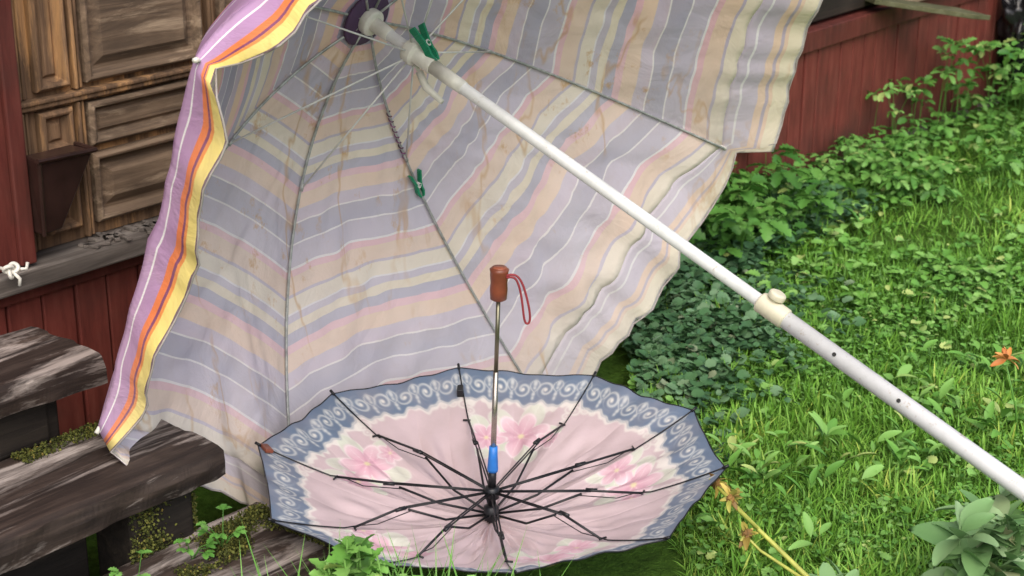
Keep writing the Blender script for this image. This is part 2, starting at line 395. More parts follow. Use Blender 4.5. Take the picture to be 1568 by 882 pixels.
# ---------------------------------------------------------------- big beach umbrella
BU=empty('beach_umbrella')
hub=Vector((-.31,3.634,1.05));av=Vector((.723,-.573,-.3855)).normalized()
tips=[Vector(p) for p in [(.537,4.23,.605),(.05,3.985,.03),(-.49,3.42,.02),(-.785,2.95,.404),(-.517,2.75,1.158),(0,2.83,1.73),(.5,3.42,1.78),(.72,4.0,1.31)]]
cen=sum(tips,Vector())/8
BUL=.125
def rib(i,t):
    i%=8;b_=BUL*4*t*(1-t)*(1+.25*(.5-t))
    return hub.lerp(tips[i],t)-av*b_
valdir=[]
for i in range(8):
    mid=(tips[i]+tips[(i+1)%8])/2-cen;mid=(mid-av*mid.dot(av)).normalized()
    k={0:(.85,.55),1:(.5,.75),2:(.5,.8),3:(.05,1),4:(.15,1),5:(.4,.9),6:(.7,.7),7:(.95,.5)}[i]
    valdir.append((mid*k[0]+av*k[1]).normalized())
VWs=[.150,.115,.115,.112,.115,.115,.13,.175]
nu,nt,nw=48,72,12
V=[];sdv=[];N=8*nu
def ridge(q):
    return 1-2*abs(mnoise.noise(q))
for j in range(N):
    i=j//nu;u=(j%nu)/nu
    s4=4*u*(1-u)
    prev=valdir[(i-1)%8];cur=valdir[i];nxt=valdir[(i+1)%8]
    e=.10
    vw=VWs[i]
    if u<e: vd=prev.lerp(cur,.5+.5*u/e);vw*=(.72+.28*u/e)
    elif u>1-e: vd=cur.lerp(nxt,.35*(u-1+e)/e)
    else: vd=cur
    if i==0 and u<.18: vw*=.45+.55*u/.18
    if i==3 and u<.3: vw*=.72+.28*u/.3
    if i==3 and u>.87: vw*=.30+.70*((1-u)/.13)**.6
    if i==4 and u<.12: vw*=.35+.65*(u/.12)**.6
    vd=vd.normalized()
    for k in range(nt+1):
        t=.03+.97*k/nt
        te=t*(1-.04*s4*t)
        p=rib(i,te).lerp(rib(i+1,te),u)
        nrm=-av
        slack={0:1.8,1:1.2,2:1.4,3:.7,4:.7,5:.6,6:.7,7:1.0}[i]
        fold=math.sin(math.pi*u)**.7
        q=Vector((u*2.1+i*7.3,t*1.5,i*1.7))
        d=.040*t*fold*mnoise.noise(q)
        q2=Vector(((u*1.0+t*.9)*5.2+i*3.1,(u-t)*1.2,i*2.2))
        d+=.018*t*t*fold*mnoise.noise(q2)*slack
        q3=Vector(((u*.8-t*1.1)*7+i*3.1,(u+t)*1.6,i*4.2))
        d+=.012*t**1.3*fold*(ridge(q3)-.5)*slack
        q4=Vector(((u+t*.35)*13+i*3.1,(t)*1.2,i*4.2))
        d+=.009*t**4*fold*mnoise.noise(q4)*slack
        q5=Vector(((u*.9+t*1.3)*9+i*1.1,(u-t)*1.3,i*5.2))
        d+=.006*t*fold*(ridge(q5)-.5)*slack
        d-=.03*s4*t*t*.6
        p=p+nrm*d
        if p.z<.012: p.z=.012
        V.append(tuple(p));sdv.append(1.02*(1-t));seam=p
    for k in range(1,nw+1):
        wq=k/nw
        wave=math.sin(u*math.pi*2*2.5+i*1.3)*.6+mnoise.noise(Vector((u*5+i*9,.3,i)))*1.4+mnoise.noise(Vector((u*13+i*9,.3,i)))*.6
        rad=(seam-cen);rad=(rad-av*rad.dot(av)).normalized()
        wd=vw*(1-.16*mnoise.noise(Vector((u*5+i*5,2,3))))
        p=seam+vd*wd*wq+rad*(.024*wave*wq)
        if p.z<.008: p.z=.008
        V.append(tuple(p));sdv.append(wq)
rows_=nt+1+nw
V=np.array(V).reshape(N,rows_,3);sdv=np.array(sdv).reshape(N,rows_)
def grid(Vg,Sg):
    n,r=Sg.shape;j,k=np.meshgrid(np.arange(n),np.arange(r-1),indexing='ij');j=j.ravel();k=k.ravel();j2=(j+1)%n
    return Vg.reshape(-1,3),np.stack([j*r+k,j2*r+k,j2*r+k+1,j*r+k+1],1),Sg.ravel()
Vv=V[:,nt:,:];Sv=sdv[:,nt:].copy();Sv[:,0]=0
def check_flip(Va,Fa):
    a,b_,c=Va[Fa[:,0]],Va[Fa[:,1]],Va[Fa[:,2]];n=np.cross(b_-a,c-a).sum(0);return n@np.array(av)<0
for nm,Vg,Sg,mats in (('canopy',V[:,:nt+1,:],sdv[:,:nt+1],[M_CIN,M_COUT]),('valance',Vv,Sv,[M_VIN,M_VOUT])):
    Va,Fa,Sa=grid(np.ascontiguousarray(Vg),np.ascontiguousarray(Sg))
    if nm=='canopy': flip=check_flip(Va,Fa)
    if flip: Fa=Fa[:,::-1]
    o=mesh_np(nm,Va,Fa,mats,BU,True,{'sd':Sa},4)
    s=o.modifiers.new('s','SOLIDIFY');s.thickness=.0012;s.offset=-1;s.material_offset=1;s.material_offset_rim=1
m=MB()
ringp=[Vector(V[j%N,-1]) for j in range(0,N+1,2)]
m.tube(ringp,.0020,6);m.obj('hem_binding',simple('hem_cloth',(.42,.38,.36),.8),BU,smooth=True)
m=MB()
for i in range(8):
    m.tube([rib(i,t)+av*.008 for t in np.linspace(.03,1,26)],.0032,7)
m.obj('ribs',M_GALV,BU,smooth=True)
m=MB()
for i in range(8): m.tube([rib(i,.99)+av*.006,rib(i,1.0)+av*.004+(tips[i]-hub).normalized()*.010],[.004,.005],8)
m.obj('rib_tips',M_WPLAST,BU,smooth=True)
up_side=Vector((0,0,1));up_side=(up_side-av*up_side.dot(av)).normalized()
L=lambda s:hub+av*s
m=MB();m.tube([L(-.06),L(.02),L(1.13)],.0128,24);m.obj('upper_pole',M_POLE,BU,smooth=True)
m=MB();m.tube([L(1.12),L(2.66)],.0172,28);m.obj('lower_pole',M_POLE,BU,smooth=True)
m=MB();m.tube([L(1.075),L(1.078),L(1.135),L(1.138)],[.018,.0205,.0205,.0185],28)
m.obj('pole_coupling',M_PLAST,BU,smooth=True,bevel=.001)
m=MB();kd=(up_side*.95+av.cross(up_side)*-.15).normalized();c=L(1.10)
m.tube([c+kd*.015,c+kd*.022,c+kd*.023,c+kd*.034,c+kd*.037],[.010,.010,.017,.017,.012],20);m.obj('clamp_knob',M_PLAST,BU,smooth=True,bevel=.0015)
tocam=(Vector((0,0,1.76))-L(1.4));tocam=(tocam-av*tocam.dot(av)).normalized()
m=MB()
for s in (1.255,1.40): m.tube([L(s)+tocam*.0166,L(s)+tocam*.0178],.004,14)
m.obj('adjust_holes',M_HOLE,BU)
m=MB();m.tube([L(.0),L(.003),L(.02),L(.024)],[.026,.030,.030,.024],24);m.tube([L(.02),L(.07)],[.017,.015],20);m.obj('crown',M_WPLAST,BU,smooth=True,bevel=.001)
m=MB();m.tube([L(-.004),L(.0025)],[.066,.062],24);m.obj('crown_cloth',M_PURPLE,BU,smooth=True)
m=MB();m.tube([L(-.05),L(-.12)],[.02,.012],16);m.obj('finial',M_WPLAST,BU,smooth=True)
m=MB();m.tube([L(.125),L(.128),L(.15),L(.153),L(.2)],[.024,.028,.028,.019,.018],24);m.obj('runner',M_WPLAST,BU,smooth=True,bevel=.001)
m=MB();m.tube([L(.2),L(.25),L(.29)],[.016,.0155,.0145],20);m.obj('runner_sleeve',M_WPLAST,BU,smooth=True)
m=MB();dn=-up_side;m.tube([L(.17)+dn*.03,L(.20)+dn*.052,L(.25)+dn*.058],[.008,.009,.006],10);m.tube([L(.15)+dn*.02,L(.17)+dn*.03],[.004,.004],8);m.obj('runner_latch',M_WPLAST,BU,smooth=True)
m=MB()
for i in range(8):
    rt=rib(i,.40)+av*.012;d0=(rt-L(.13));d0=(d0-av*d0.dot(av)).normalized()
    m.tube([L(.138)+d0*.026,rt],.0022,6)
m.obj('stretchers',M_WIRE,BU,smooth=True)
m=MB()
for i in range(8): 
    rt=rib(i,.40)+av*.010;dd=(rib(i,.41)-rib(i,.39)).normalized();m.tube([rt-dd*.009,rt+dd*.009],.0045,8)
m.obj('stretcher_joints',M_GALV,BU,smooth=True)
m=MB();pts=[]
for q in np.linspace(0,1,90):
    t=.27+.14*q;c=rib(1,t)+av*.008;a=q*60;e1=av;e2=av.cross((tips[1]-hub).normalized()).normalized();pts.append(c+e1*.0045*math.cos(a)+e2*.0045*math.sin(a))
m.tube(pts,.0012,5);m.obj('wrapped_thread',simple('red_blue_thread',(.16,.03,.12),.7,0,.9,90),BU,smooth=True)
def pin(c,d,up,scale=1):
    g=empty('clothes_pin');d=d.normalized();up=(up-d*up.dot(d)).normalized();sdv_=d.cross(up)
    M=Matrix((( *d,),( *sdv_,),( *up,))).transposed().to_4x4();M.translation=c
    m=MB()
    for sg in (1,-1):
        pr=[(-.036,.013),(-.02,.009),(-.004,.0045),(.012,.004),(.02,.006),(.03,.0035),(.036,.001)]
        for a,b_ in zip(pr[:-1],pr[1:]):
            v=[]
            for (xx,zz) in (a,b_):
                for yy in (-.007,.007):
                    for th in (0,.005): v.append((xx,yy,sg*(zz+th)))
            v=[tuple(M@(Vector(q)*scale)) for q in v]
            m.add(v,[(0,1,3,2),(4,6,7,5),(0,4,5,1),(2,3,7,6),(1,5,7,3),(0,2,6,4)])
    m.obj('prongs',M_GREEN,g,bevel=.0006)
    m=MB();q=[M@(Vector((0,(-.0085+.017*k/40),0))*scale+Vector((.006*math.cos(k*.9),0,.006*math.sin(k*.9)))*scale) for k in range(41)]
    m.tube(q,.0010*scale,5);m.obj('spring',M_WIRE,g)
rd=(rib(1,.5)-rib(1,.44)).normalized();sidev=rd.cross(tocam).normalized()
pin(rib(1,.47)+av*.014,rd+sidev*.12,(sidev*.35+tocam).normalized(),.95)
d2=Vector((.25,-.1,-.45));pin(L(.165)+up_side*.035,d2,(tocam+d2.cross(tocam).normalized()*.4),1.15)

# ---------------------------------------------------------------- small folding umbrella
SU=empty('folding_umbrella')
c0=Vector((-.044,3.16,.10));RR=.478;angs=[99.5,137,173,213,246,276,314,353.5,387,421]
angs=[math.radians(a) for a in angs];angs.append(angs[0]+2*math.pi)
tipz=[.243,.238,.24,.236,.236,.236,.238,.243,.246,.246];tipz.append(tipz[0])
tipr=[1,1.02,1.02,1.03,1.0,.98,1.0,1.0,1.03,1.0];tipr.append(tipr[0])
def srib(i,t):
    r=.012+(RR*tipr[i]-.012)*t;a=angs[i];z=.098+(tipz[i]-.098)*(.5*t+.5*t**2.2) 
    return np.array([c0.x+r*math.cos(a),c0.y+r*math.sin(a),z])
nu2,nr2=110,180;N2=10*nu2
P=np.zeros((N2,nr2+1,3));Cc=np.ones((N2,nr2+1,4));tt=np.linspace(0,1,nr2+1)
ribP=[np.array([srib(i,t) for t in tt]) for i in range(11)]
pn=np.random.default_rng(5)
ph=pn.uniform(0,6.28,(10,8))
U2,T2=np.meshgrid(np.arange(nu2)/nu2,tt,indexing='ij')
for i in range(10):
    u=U2[...,None]
    te=T2*(1-.012*4*U2*(1-U2)*T2)
    idx=te*nr2;lo=np.clip(np.floor(idx).astype(int),0,nr2-1);fr=(idx-lo)[...,None]
    Aa=ribP[i][lo]*(1-fr)+ribP[i][lo+1]*fr;Bb=ribP[i+1][lo]*(1-fr)+ribP[i+1][lo+1]*fr
    Q=Aa*(1-u)+Bb*u
    s1=np.sin(np.pi*U2)
    cre=np.abs(np.sin(U2*9+T2*6*np.sin(ph[i,3])+ph[i,4]))**.5
    Q[...,2]+= -.014*s1*np.sin(np.pi*np.clip(T2*1.05,0,1))**.7 + .0035*s1*np.sin(U2*13+T2*4+ph[i,0])*T2*(1.2-T2)*2+.003*s1*np.sin(U2*27-T2*9+ph[i,1])*(1-T2)+.002*s1*np.sin(T2*23+U2*8+ph[i,2])+.003*s1*np.sin((U2*1.3+T2)*17+ph[i,5])*np.sin(T2*5+ph[i,6])-.004*s1*(1-cre)*np.sin(np.pi*T2)
    P[i*nu2:(i+1)*nu2]=Q
    mid=(angs[i]+angs[i+1])/2;ph_=angs[i]+(angs[i+1]-angs[i])*U2
    r=T2*RR;X=(ph_-mid)*r;Y=r
    base=np.array([.56,.445,.47]);cr=np.array([.74,.72,.67]);bl=np.array([.13,.18,.265])
    C=np.broadcast_to(base,(*U2.shape,3)).copy()
    def put(mask,colr):
        m_=np.clip(mask,0,1)[...,None];C[:]=C*(1-m_)+np.array(colr)*m_
    def sm(d,w=.0011): return 1/(1+np.exp(np.clip(d/w,-30,30)))
    flower=(i in (1,3,5,7,9))
    half=.5*(angs[i+1]-angs[i])*.43
    edge=.396+.006*np.sin(X*95+ph[i,3])+.003*np.sin(X*230)
    if flower:
        e2=edge-.006-.022*np.abs(np.sin(X*34+ph[i,4]))*np.abs(np.sin(X*13+ph[i,4]))-.004*np.sin(X*300)
        put(sm(e2-Y)*.8,cr)
        for sg in (1,-1):
            for k_ in range(6):
                cx=sg*(half*.80-.005*k_);cy=.378-.021*k_;rr_=.013-.0012*k_
                dd_=np.hypot(X-cx,Y-cy);put(sm(np.abs(dd_-rr_*.75)-.002)*.8,cr);put(sm(dd_-rr_*.25)*.8,cr)
        for (fx,fy,rs,rot) in ((-.015,.305,.072,.3),(.058,.285,.055,1.2)):
            dx=X-fx;dy=(Y-fy);rho=np.hypot(dx,dy);th=np.arctan2(dy,dx)+rot
            lf=rs*1.35*(.42+.58*np.abs(np.cos(2.5*th+.8))**1.3)
            put(sm(rho-lf)*.8,(.62,.66,.55));put(sm(np.abs(rho-lf)-.0015)*.5,(.76,.77,.72))
            put(sm(np.abs(np.sin(2.5*th+.8))*rho-.0018)*sm(rho-lf)*.5,(.76,.78,.70))
        for (fx,fy,rs,rot) in ((-.015,.307,.066,.3),(.060,.283,.048,1.2),(-.080,.285,.032,.5)):
            dx=X-fx;dy=(Y-fy);rho=np.hypot(dx,dy);th=np.arctan2(dy,dx)+rot
            pr=rs*(.50+.50*np.abs(np.cos(3*th))**.7)
            shade=np.clip(rho/rs,0,1)
            put(sm(rho-pr),(.74,.53,.59))
            put(sm(rho-pr*.9)*np.clip(1-shade*1.15,0,1)*.75,(.58,.26,.37))
            put(sm(rho-pr)*np.abs(np.sin(3*th))**6*.6,(.56,.30,.39))
            put(sm(np.abs(np.sin(3*th))*rho-.0015)*sm(rho-pr*.8)*.6,(.82,.72,.74))
            put(sm(np.abs(rho-pr*.96)-.0018)*.75,(.82,.75,.76))
            put(sm(rho-rs*.10),(.70,.62,.38))
    else:
        for sg in (1,-1):
            for (kx,ky,kr) in ((.86,.374,.016),(.70,.386,.010),(.90,.340,.012),(.88,.314,.009),(.93,.290,.007),(.55,.390,.007)):
                dd_=np.hypot(X-sg*half*kx,Y-ky)
                put(sm(np.abs(dd_-kr*.75)-.0026)*.8,cr);put(sm(dd_-kr*.3)*.7,cr)
        e2=edge-.003-.007*np.abs(np.sin(X*34));put(sm(e2-Y)*.75,cr)
    put(sm(edge-Y),bl)
    lt=(.62,.64,.63)
    cell=.058;xs=X*RR/np.maximum(r,.2);xc=(xs/cell);k=np.floor(xc+.5);lx=(xc-k)*cell;sgn=np.where(k%2==0,1,-1)
    ly=(Y-.437)*sgn
    rho=np.hypot(lx,ly);th=np.arctan2(ly,lx)
    sp=np.mod(th/(2*np.pi)-rho/.0150,1);msk=(np.abs(sp-.5)-.15)*.0150
    put(sm(msk)*sm(rho-.0215)*(rho>.003)*.9,lt)
    put(sm(rho-.0038),cr)
    lx2=np.abs(lx)-cell/2
    for (a_,b_,q_) in ((.454,.55,.0045),(.441,.9,.003),(.424,.8,.004),(.413,.7,.003)):
        put(sm(np.hypot(lx2,(Y-a_)*b_)-q_)*.85,lt)
    put(sm(np.abs(lx2+.012*np.sin((Y-.43)*90))-.0012)*sm(np.abs(Y-.434)-.028)*.8,lt)
    put(sm(np.abs(Y-edge-.003)-.0016)*.8,cr)
    Cc[i*nu2:(i+1)*nu2,:,:3]=C
n_,r_=N2,nr2+1
jj,kk=np.meshgrid(np.arange(n_),np.arange(r_-1),indexing='ij');jj=jj.ravel();kk=kk.ravel();j2=(jj+1)%n_
Fq=np.stack([jj*r_+kk,jj*r_+kk+1,j2*r_+kk+1,j2*r_+kk],1)
t=NT('printed_lining');c=t.attr('pc','Color');v=t.coord();n=t.noise(v,9,5,.65);
c=t.mix(t.ramp(n,[(.42,0),(.8,.4)]),c,(.38,.31,.30));t.base(c,.55,0,.35);t.bump(t.noise(v,22,4),.25,.007);M_LIN=t.m
t=NT('printed_outside');v=t.coord();n=t.noise(v,14,4,.6,1.5)
t.base(t.ramp(n,[(.35,(.03,.02,.015)),(.48,(.16,.10,.05)),(.56,(.35,.28,.16)),(.66,(.10,.03,.03))]),.6);M_LOUT=t.m
o=mesh_np('canopy',P.reshape(-1,3),Fq,[M_LIN,M_LOUT],SU,True,{'pc':Cc.reshape(-1,4)},4)
sM=o.modifiers.new('s','SOLIDIFY');sM.thickness=.001;sM.offset=-1;sM.material_offset=1;sM.material_offset_rim=1
m=MB();m.tube([Vector(P[j%N2,-1]) for j in range(0,N2+1,5)],.0014,6);m.obj('rim_binding',M_BLACK,SU,smooth=True)
top=Vector((-.0245,3.165,.655));base_=Vector((-.046,3.158,.03));ax=(top-base_).normalized()
S=lambda s:base_+ax*s
m=MB()
for i in range(10):
    a=angs[i];d=Vector((math.cos(a),math.sin(a),0));tg=Vector((-d.y,d.x,0))
    def cp(t,h): return Vector(srib(i,t))+Vector((0,0,h))
    E=cp(.42,.042+.010*math.sin(i*2.3));Q=cp(.66+.03*math.sin(i*1.7),.006)
    run=S(.135)+d*.013;hb=S(.085)+d*.012
    for sg in (1,-1):
        m.tube([run+tg*.0025*sg,E+tg*.003*sg],.0018,5)
    m.tube([hb,cp(.20,.016),E-Vector((0,0,.008))-d*.02],.0026,6)
    m.tube([E-d*.012,E+d*.002,Q],.0026,6)
    m.tube([E-d*.03-Vector((0,0,.012)),Q.lerp(E,.5)-Vector((0,0,.014)),Q-d*.012],.0011,5)
    m.tube([E-d*.012+tg*.004,E+d*.012+tg*.004],.0036,6)
    m.tube([Q-tg*.004,Q+tg*.012+d*.004],.0022,6)
    m.tube([Q-d*.015]+[cp(t_,.0035) for t_ in np.linspace(.68,1.0,9)],.0015,6)
    m.tube([cp(.985,.003),cp(1.012,.004)],.0032,7)
m.obj('frame_ribs',M_BLACK,SU,smooth=True)
m=MB();m.tube([S(.06),S(.075),S(.10),S(.104)],[.011,.016,.016,.009],18);m.tube([S(.10),S(.17)],.0075,14)
m.tube([S(.118),S(.121),S(.143),S(.146)],[.011,.0155,.0155,.010],18)
m.tube([S(.146),S(.185)],[.0085,.0085],14);m.obj('hub_and_runner',M_BLACK,SU,smooth=True)
m=MB();m.tube([S(.0),S(.065)],[.006,.010],14);m.obj('ferrule',M_BLACK,SU,smooth=True)
m=MB();m.tube([S(.18),S(.186),S(.215),S(.236)],[.0105,.0115,.0095,.0085],16);m.obj('tape_wrap',M_BLUE,SU,smooth=True)
m=MB();m.tube([S(.2),S(.40)],.0058,14);m.obj('shaft_outer',M_STEEL,SU,smooth=True)
m=MB();m.tube([S(.40),S(.56)],.0045,14);m.obj('shaft_inner',simple('bronze_shaft',(.20,.19,.13),.3,.8),SU,smooth=True)
m=MB();m.tube([S(.553),S(.556),S(.575),S(.590),S(.605),S(.612),S(.618),S(.622)],[.012,.0165,.0178,.0168,.0182,.0182,.0195,.013],24)
m.obj('handle',M_HANDLE,SU,smooth=True)
m=MB();m.tube([S(.6205),S(.6225)],[.015,.0145],20);m.obj('handle_cap',simple('cap_red',(.30,.09,.05),.3),SU,smooth=True)
h=S(.608)
loop=[h+Vector((.015,-.01,0)),h+Vector((.030,-.013,.006)),h+Vector((.043,-.013,-.006)),h+Vector((.052,-.013,-.035)),h+Vector((.060,-.013,-.070)),h+Vector((.062,-.013,-.100)),h+Vector((.050,-.014,-.102)),h+Vector((.047,-.016,-.07)),h+Vector((.043,-.016,-.035)),h+Vector((.036,-.016,-.008)),h+Vector((.028,-.016,.001)),h+Vector((.015,-.012,-.004))]
cu=bpy.data.curves.new('wrist_strap','CURVE');cu.dimensions='3D';spn=cu.splines.new('NURBS');spn.points.add(len(loop)-1)
for p_,q in zip(spn.points,loop): p_.co=(*q,1)
spn.use_endpoint_u=True;spn.order_u=4;cu.bevel_depth=.0023;cu.materials.append(M_STRAP);link(bpy.data.objects.new('wrist_strap',cu),SU)
p=Vector(srib(0,.93));m=MB();m.box((p.x-.007,p.y-.052,p.z-.022),(p.x+.007,p.y-.02,p.z-.004));m.obj('closure_strap',M_BLACK,SU,bevel=.002)
p=Vector(srib(2,.97));m=MB();Mx=Matrix.Translation(p+Vector((.004,-.004,.004)))@Matrix.Rotation(.5,4,'Z')@Matrix.Rotation(.3,4,'Y')
m.box((-.009,-.02,-.004),(.009,.016,.004),Mx);m.obj('brown_tab',M_HANDLE,SU,bevel=.002)

# ---------------------------------------------------------------- vegetation
def rotm(yaw,pitch,roll):
    cy,sy=np.cos(yaw),np.sin(yaw);cp,sp=np.cos(pitch),np.sin(pitch);cr,sr=np.cos(roll),np.sin(roll)
    n=len(yaw);Z=np.zeros((n,3,3));Yp=np.zeros((n,3,3));Xr=np.zeros((n,3,3))
    Z[:,0,0]=cy;Z[:,0,1]=-sy;Z[:,1,0]=sy;Z[:,1,1]=cy;Z[:,2,2]=1
    Yp[:,0,0]=cp;Yp[:,0,2]=-sp;Yp[:,2,0]=sp;Yp[:,2,2]=cp;Yp[:,1,1]=1
    Xr[:,0,0]=1;Xr[:,1,1]=cr;Xr[:,1,2]=-sr;Xr[:,2,1]=sr;Xr[:,2,2]=cr
    return Z@Yp@Xr
def leaf_t(widths,bend=.25,fold=.3):
    K=len(widths)-1;V=[];g=[]
    for k in range(K+1):
        x=k/K;z=-bend*x*x;w_=widths[k]
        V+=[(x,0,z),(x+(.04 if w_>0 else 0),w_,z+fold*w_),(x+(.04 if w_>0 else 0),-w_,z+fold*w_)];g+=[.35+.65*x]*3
    T=[]
    for k in range(K):
        a=3*k;b_=3*k+3
        T+=[(a,a+1,b_+1),(a,b_+1,b_),(a,b_,b_+2),(a,b_+2,a+2)]
    return np.array(V,float),np.array(T),np.array(g)
class Scat:
    def __init__(s): s.V=[];s.T=[];s.R=[];s.G=[];s.n=0
    def add(s,tpl,pos,yaw,pitch,roll,scale,rnd,sy=None):
        V,T,g=tpl;n=len(pos);R=rotm(yaw,pitch,roll)
        sc_=np.stack([scale,scale if sy is None else sy,scale],1)
        P_=np.einsum('nij,nvj->nvi',R,V[None]*sc_[:,None,:])+pos[:,None,:]
        s.V.append(P_.reshape(-1,3));s.T.append((T[None]+(np.arange(n)*len(V))[:,None,None]+s.n).reshape(-1,3))
        s.R.append(np.repeat(rnd,len(V)));s.G.append(np.tile(g,n));s.n+=n*len(V)
    def tube(s,pts,rad,rnd,seg=5):
        V,F=tube_arr(pts,rad,seg,False);T=[]
        for f in F: T+=[(f[0],f[1],f[2]),(f[0],f[2],f[3])]
        s.V.append(np.array(V));s.T.append(np.array(T)+s.n);s.R.append(np.full(len(V),rnd));s.G.append(np.full(len(V),.6));s.n+=len(V)
    def obj(s,name,mat,parent=None):
        return mesh_np(name,np.concatenate(s.V),np.concatenate(s.T),mat,parent,True,{'rnd':np.concatenate(s.R),'tipf':np.concatenate(s.G)})
def allowed(x,y,m=.0):
    s,o=so_(x,y);ok=(o>.05+m)
    ok&=np.hypot(x+.044,y-3.16)>.40+m
    ok&=~((s<-3.17)&(o<.98))
    dd=((x+.5)*.74-(y-3.42)*.67)
    ok&=~((x<.32)&(y>3.15)&(y<4.6)&(x>-1.2)&(dd<.30)&(dd>-.45))
    return ok
def pts(n,x0,x1,y0,y1):
    return rng.uniform(x0,x1,n),rng.uniform(y0,y1,n)
def clumpy(x,y,f=2.5,seed=0):
    return .5+.5*np.sin(x*f+seed+1.3*np.sin(y*f*.8+seed))*np.cos(y*f*1.1+seed*2+1.1*np.sin(x*f*.9))
blade=[]
for bend in (.25,.6,1.0):
    V=[];g=[]
    for k,(x_,w_) in enumerate([(0,.028),(.35,.034),(.7,.024)]):
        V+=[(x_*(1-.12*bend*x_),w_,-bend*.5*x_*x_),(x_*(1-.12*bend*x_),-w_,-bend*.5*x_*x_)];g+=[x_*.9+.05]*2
    V.append((1-.15*bend,0,-bend*.5));g.append(1)
    blade.append((np.array(V),np.array([(0,1,3),(0,3,2),(2,3,5),(2,5,4),(4,5,6)]),np.array(g)))
G=Scat()
def grass(n,x0,x1,y0,y1,h0,h1,keep=None):
    x,y=pts(n,x0,x1,y0,y1);ok=allowed(x,y)
    if keep is not None: ok&=keep(x,y)
    x,y=x[ok],y[ok];n=len(x);cl=clumpy(x,y,7);c2=clumpy(x,y,2.3,3);c3=clumpy(x,y,17,5)
    h=(h0+(h1-h0)*rng.random(n)**1.5)*(.55+.5*cl+.35*c3)
    near=np.hypot(x+.044,y-3.16)<.50;h=np.where(near,np.minimum(h,.04),h)
    pz=gz(x,y)-.004;which=rng.integers(0,3,n)
    for q in range(3):
        k=which==q;m_=k.sum()
        G.add(blade[q],np.stack([x,y,pz],1)[k],rng.uniform(0,6.28,m_),np.radians(rng.uniform(30,92,m_)),rng.normal(0,.3,m_),h[k],np.clip(rng.normal(.45,.2,m_)+.35*(cl[k]-.5)+.4*(c2[k]-.5)+.2*(c3[k]-.5),0,1),h[k]*rng.uniform(.6,1.3,m_))
grass(110000,.1,2.0,2.75,5.2,.024,.078,lambda x,y:x<.42+.3*y)
grass(32000,.3,3.0,5.0,7.2,.03,.075,lambda x,y:so_(x,y)[1]>.25)
grass(8000,-1.2,5,0.2,2.75,.04,.09)
grass(14000,2.0,8,2,9,.05,.1,lambda x,y:(x>=.42+.3*y))
grass(7000,-8,-.9,-2,2.8,.05,.1)
G.obj('lawn_grass',M_GRASS)
oval=leaf_t([.02,.27,.35,.24,.0],.25,.25)
tooth=leaf_t([.02,.24,.19,.36,.24,.40,.22,.30,.12,.0],.3,.3)
lanc=leaf_t([.01,.10,.16,.18,.165,.13,.07,0],.35,.35)
roundl=leaf_t([.30,.50,.42,.56,.44,.50,.30,.0],.15,.25)
Wd=Scat()
def rosette(S_,x,y,hz,hs,tpl,size,nl,rndc=.5,pit=(0,40),wy=1.0):
    ok=allowed(x,y,.02);x,y=x[ok],y[ok];n=len(x);pr=rng.normal(0,.15,n)
    for l in range(nl):
        sel=rng.random(n)<.85;xx,yy=x[sel],y[sel];m_=len(xx)
        yaw=rng.uniform(0,6.28,m_);off=rng.uniform(.0,.015,m_)
        z=gz(xx,yy)+hz+rng.uniform(0,hs,m_)
        s_=size*rng.uniform(.5,1.25,m_)
        S_.add(tpl,np.stack([xx+np.cos(yaw)*off,yy+np.sin(yaw)*off,z],1),yaw,np.radians(rng.uniform(*pit,m_)),rng.normal(0,.3,m_),s_,np.clip(rng.normal(rndc,.15,m_)+pr[sel],0,1),s_*wy)
def wp(n,x0,x1,y0,y1,thr=.35,f=3.3,seed=1):
    x,y=pts(n,x0,x1,y0,y1);k=clumpy(x,y,f,seed)+rng.normal(0,.15,n)>thr;return x[k],y[k]
x,y=wp(5200,.1,2.0,2.75,5.2,.48,4.1);k=x<.42+.3*y;rosette(Wd,x[k],y[k],.012,.022,oval,.016,5,.55)
x,y=wp(1100,.1,1.9,2.75,5.0,.62,3.4,4);rosette(Wd,x,y,.015,.03,tooth,.027,5,.62)
x,y=wp(330,.2,1.9,2.75,4.9,.6,5,9);rosette(Wd,x,y,.02,.03,roundl,.024,5,.66,(0,30))
x,y=wp(1900,.5,3.0,4.6,7.0,.5,3,2);rosette(Wd,x,y,.02,.035,tooth,.036,5,.6)
x,y=wp(500,2.4,6,1,7,.3,3,2);rosette(Wd,x,y,.02,.04,tooth,.045,4,.55)
x,y=wp(420,.3,1.7,2.75,4.2,.4,3,7);rosette(Wd,x,y,.02,.05,lanc,.055,4,.6,(20,70))
Wd.obj('lawn_weeds',M_CLOVER)
Iv=Scat()
n=1150;x=rng.normal(.47,.17,n);y=4.40+(x-.5)*.9+rng.normal(0,.25,n);k=(so_(x,y)[1]>.15);x,y=x[k],y[k]
rosette(Iv,x,y,.02,.045,roundl,.029,4,.58,(-10,40))
n=900;s_=rng.uniform(-2.4,-.1,n);o_=rng.uniform(.08,.45,n);x=1+s_*.639+o_*.769;y=6+s_*.769-o_*.639;k=(x>.15);x,y=x[k],y[k]
rosette(Iv,x,y,.02,.06,roundl,.032,4,.3,(-10,40))
Iv.obj('ground_ivy',M_IVY)
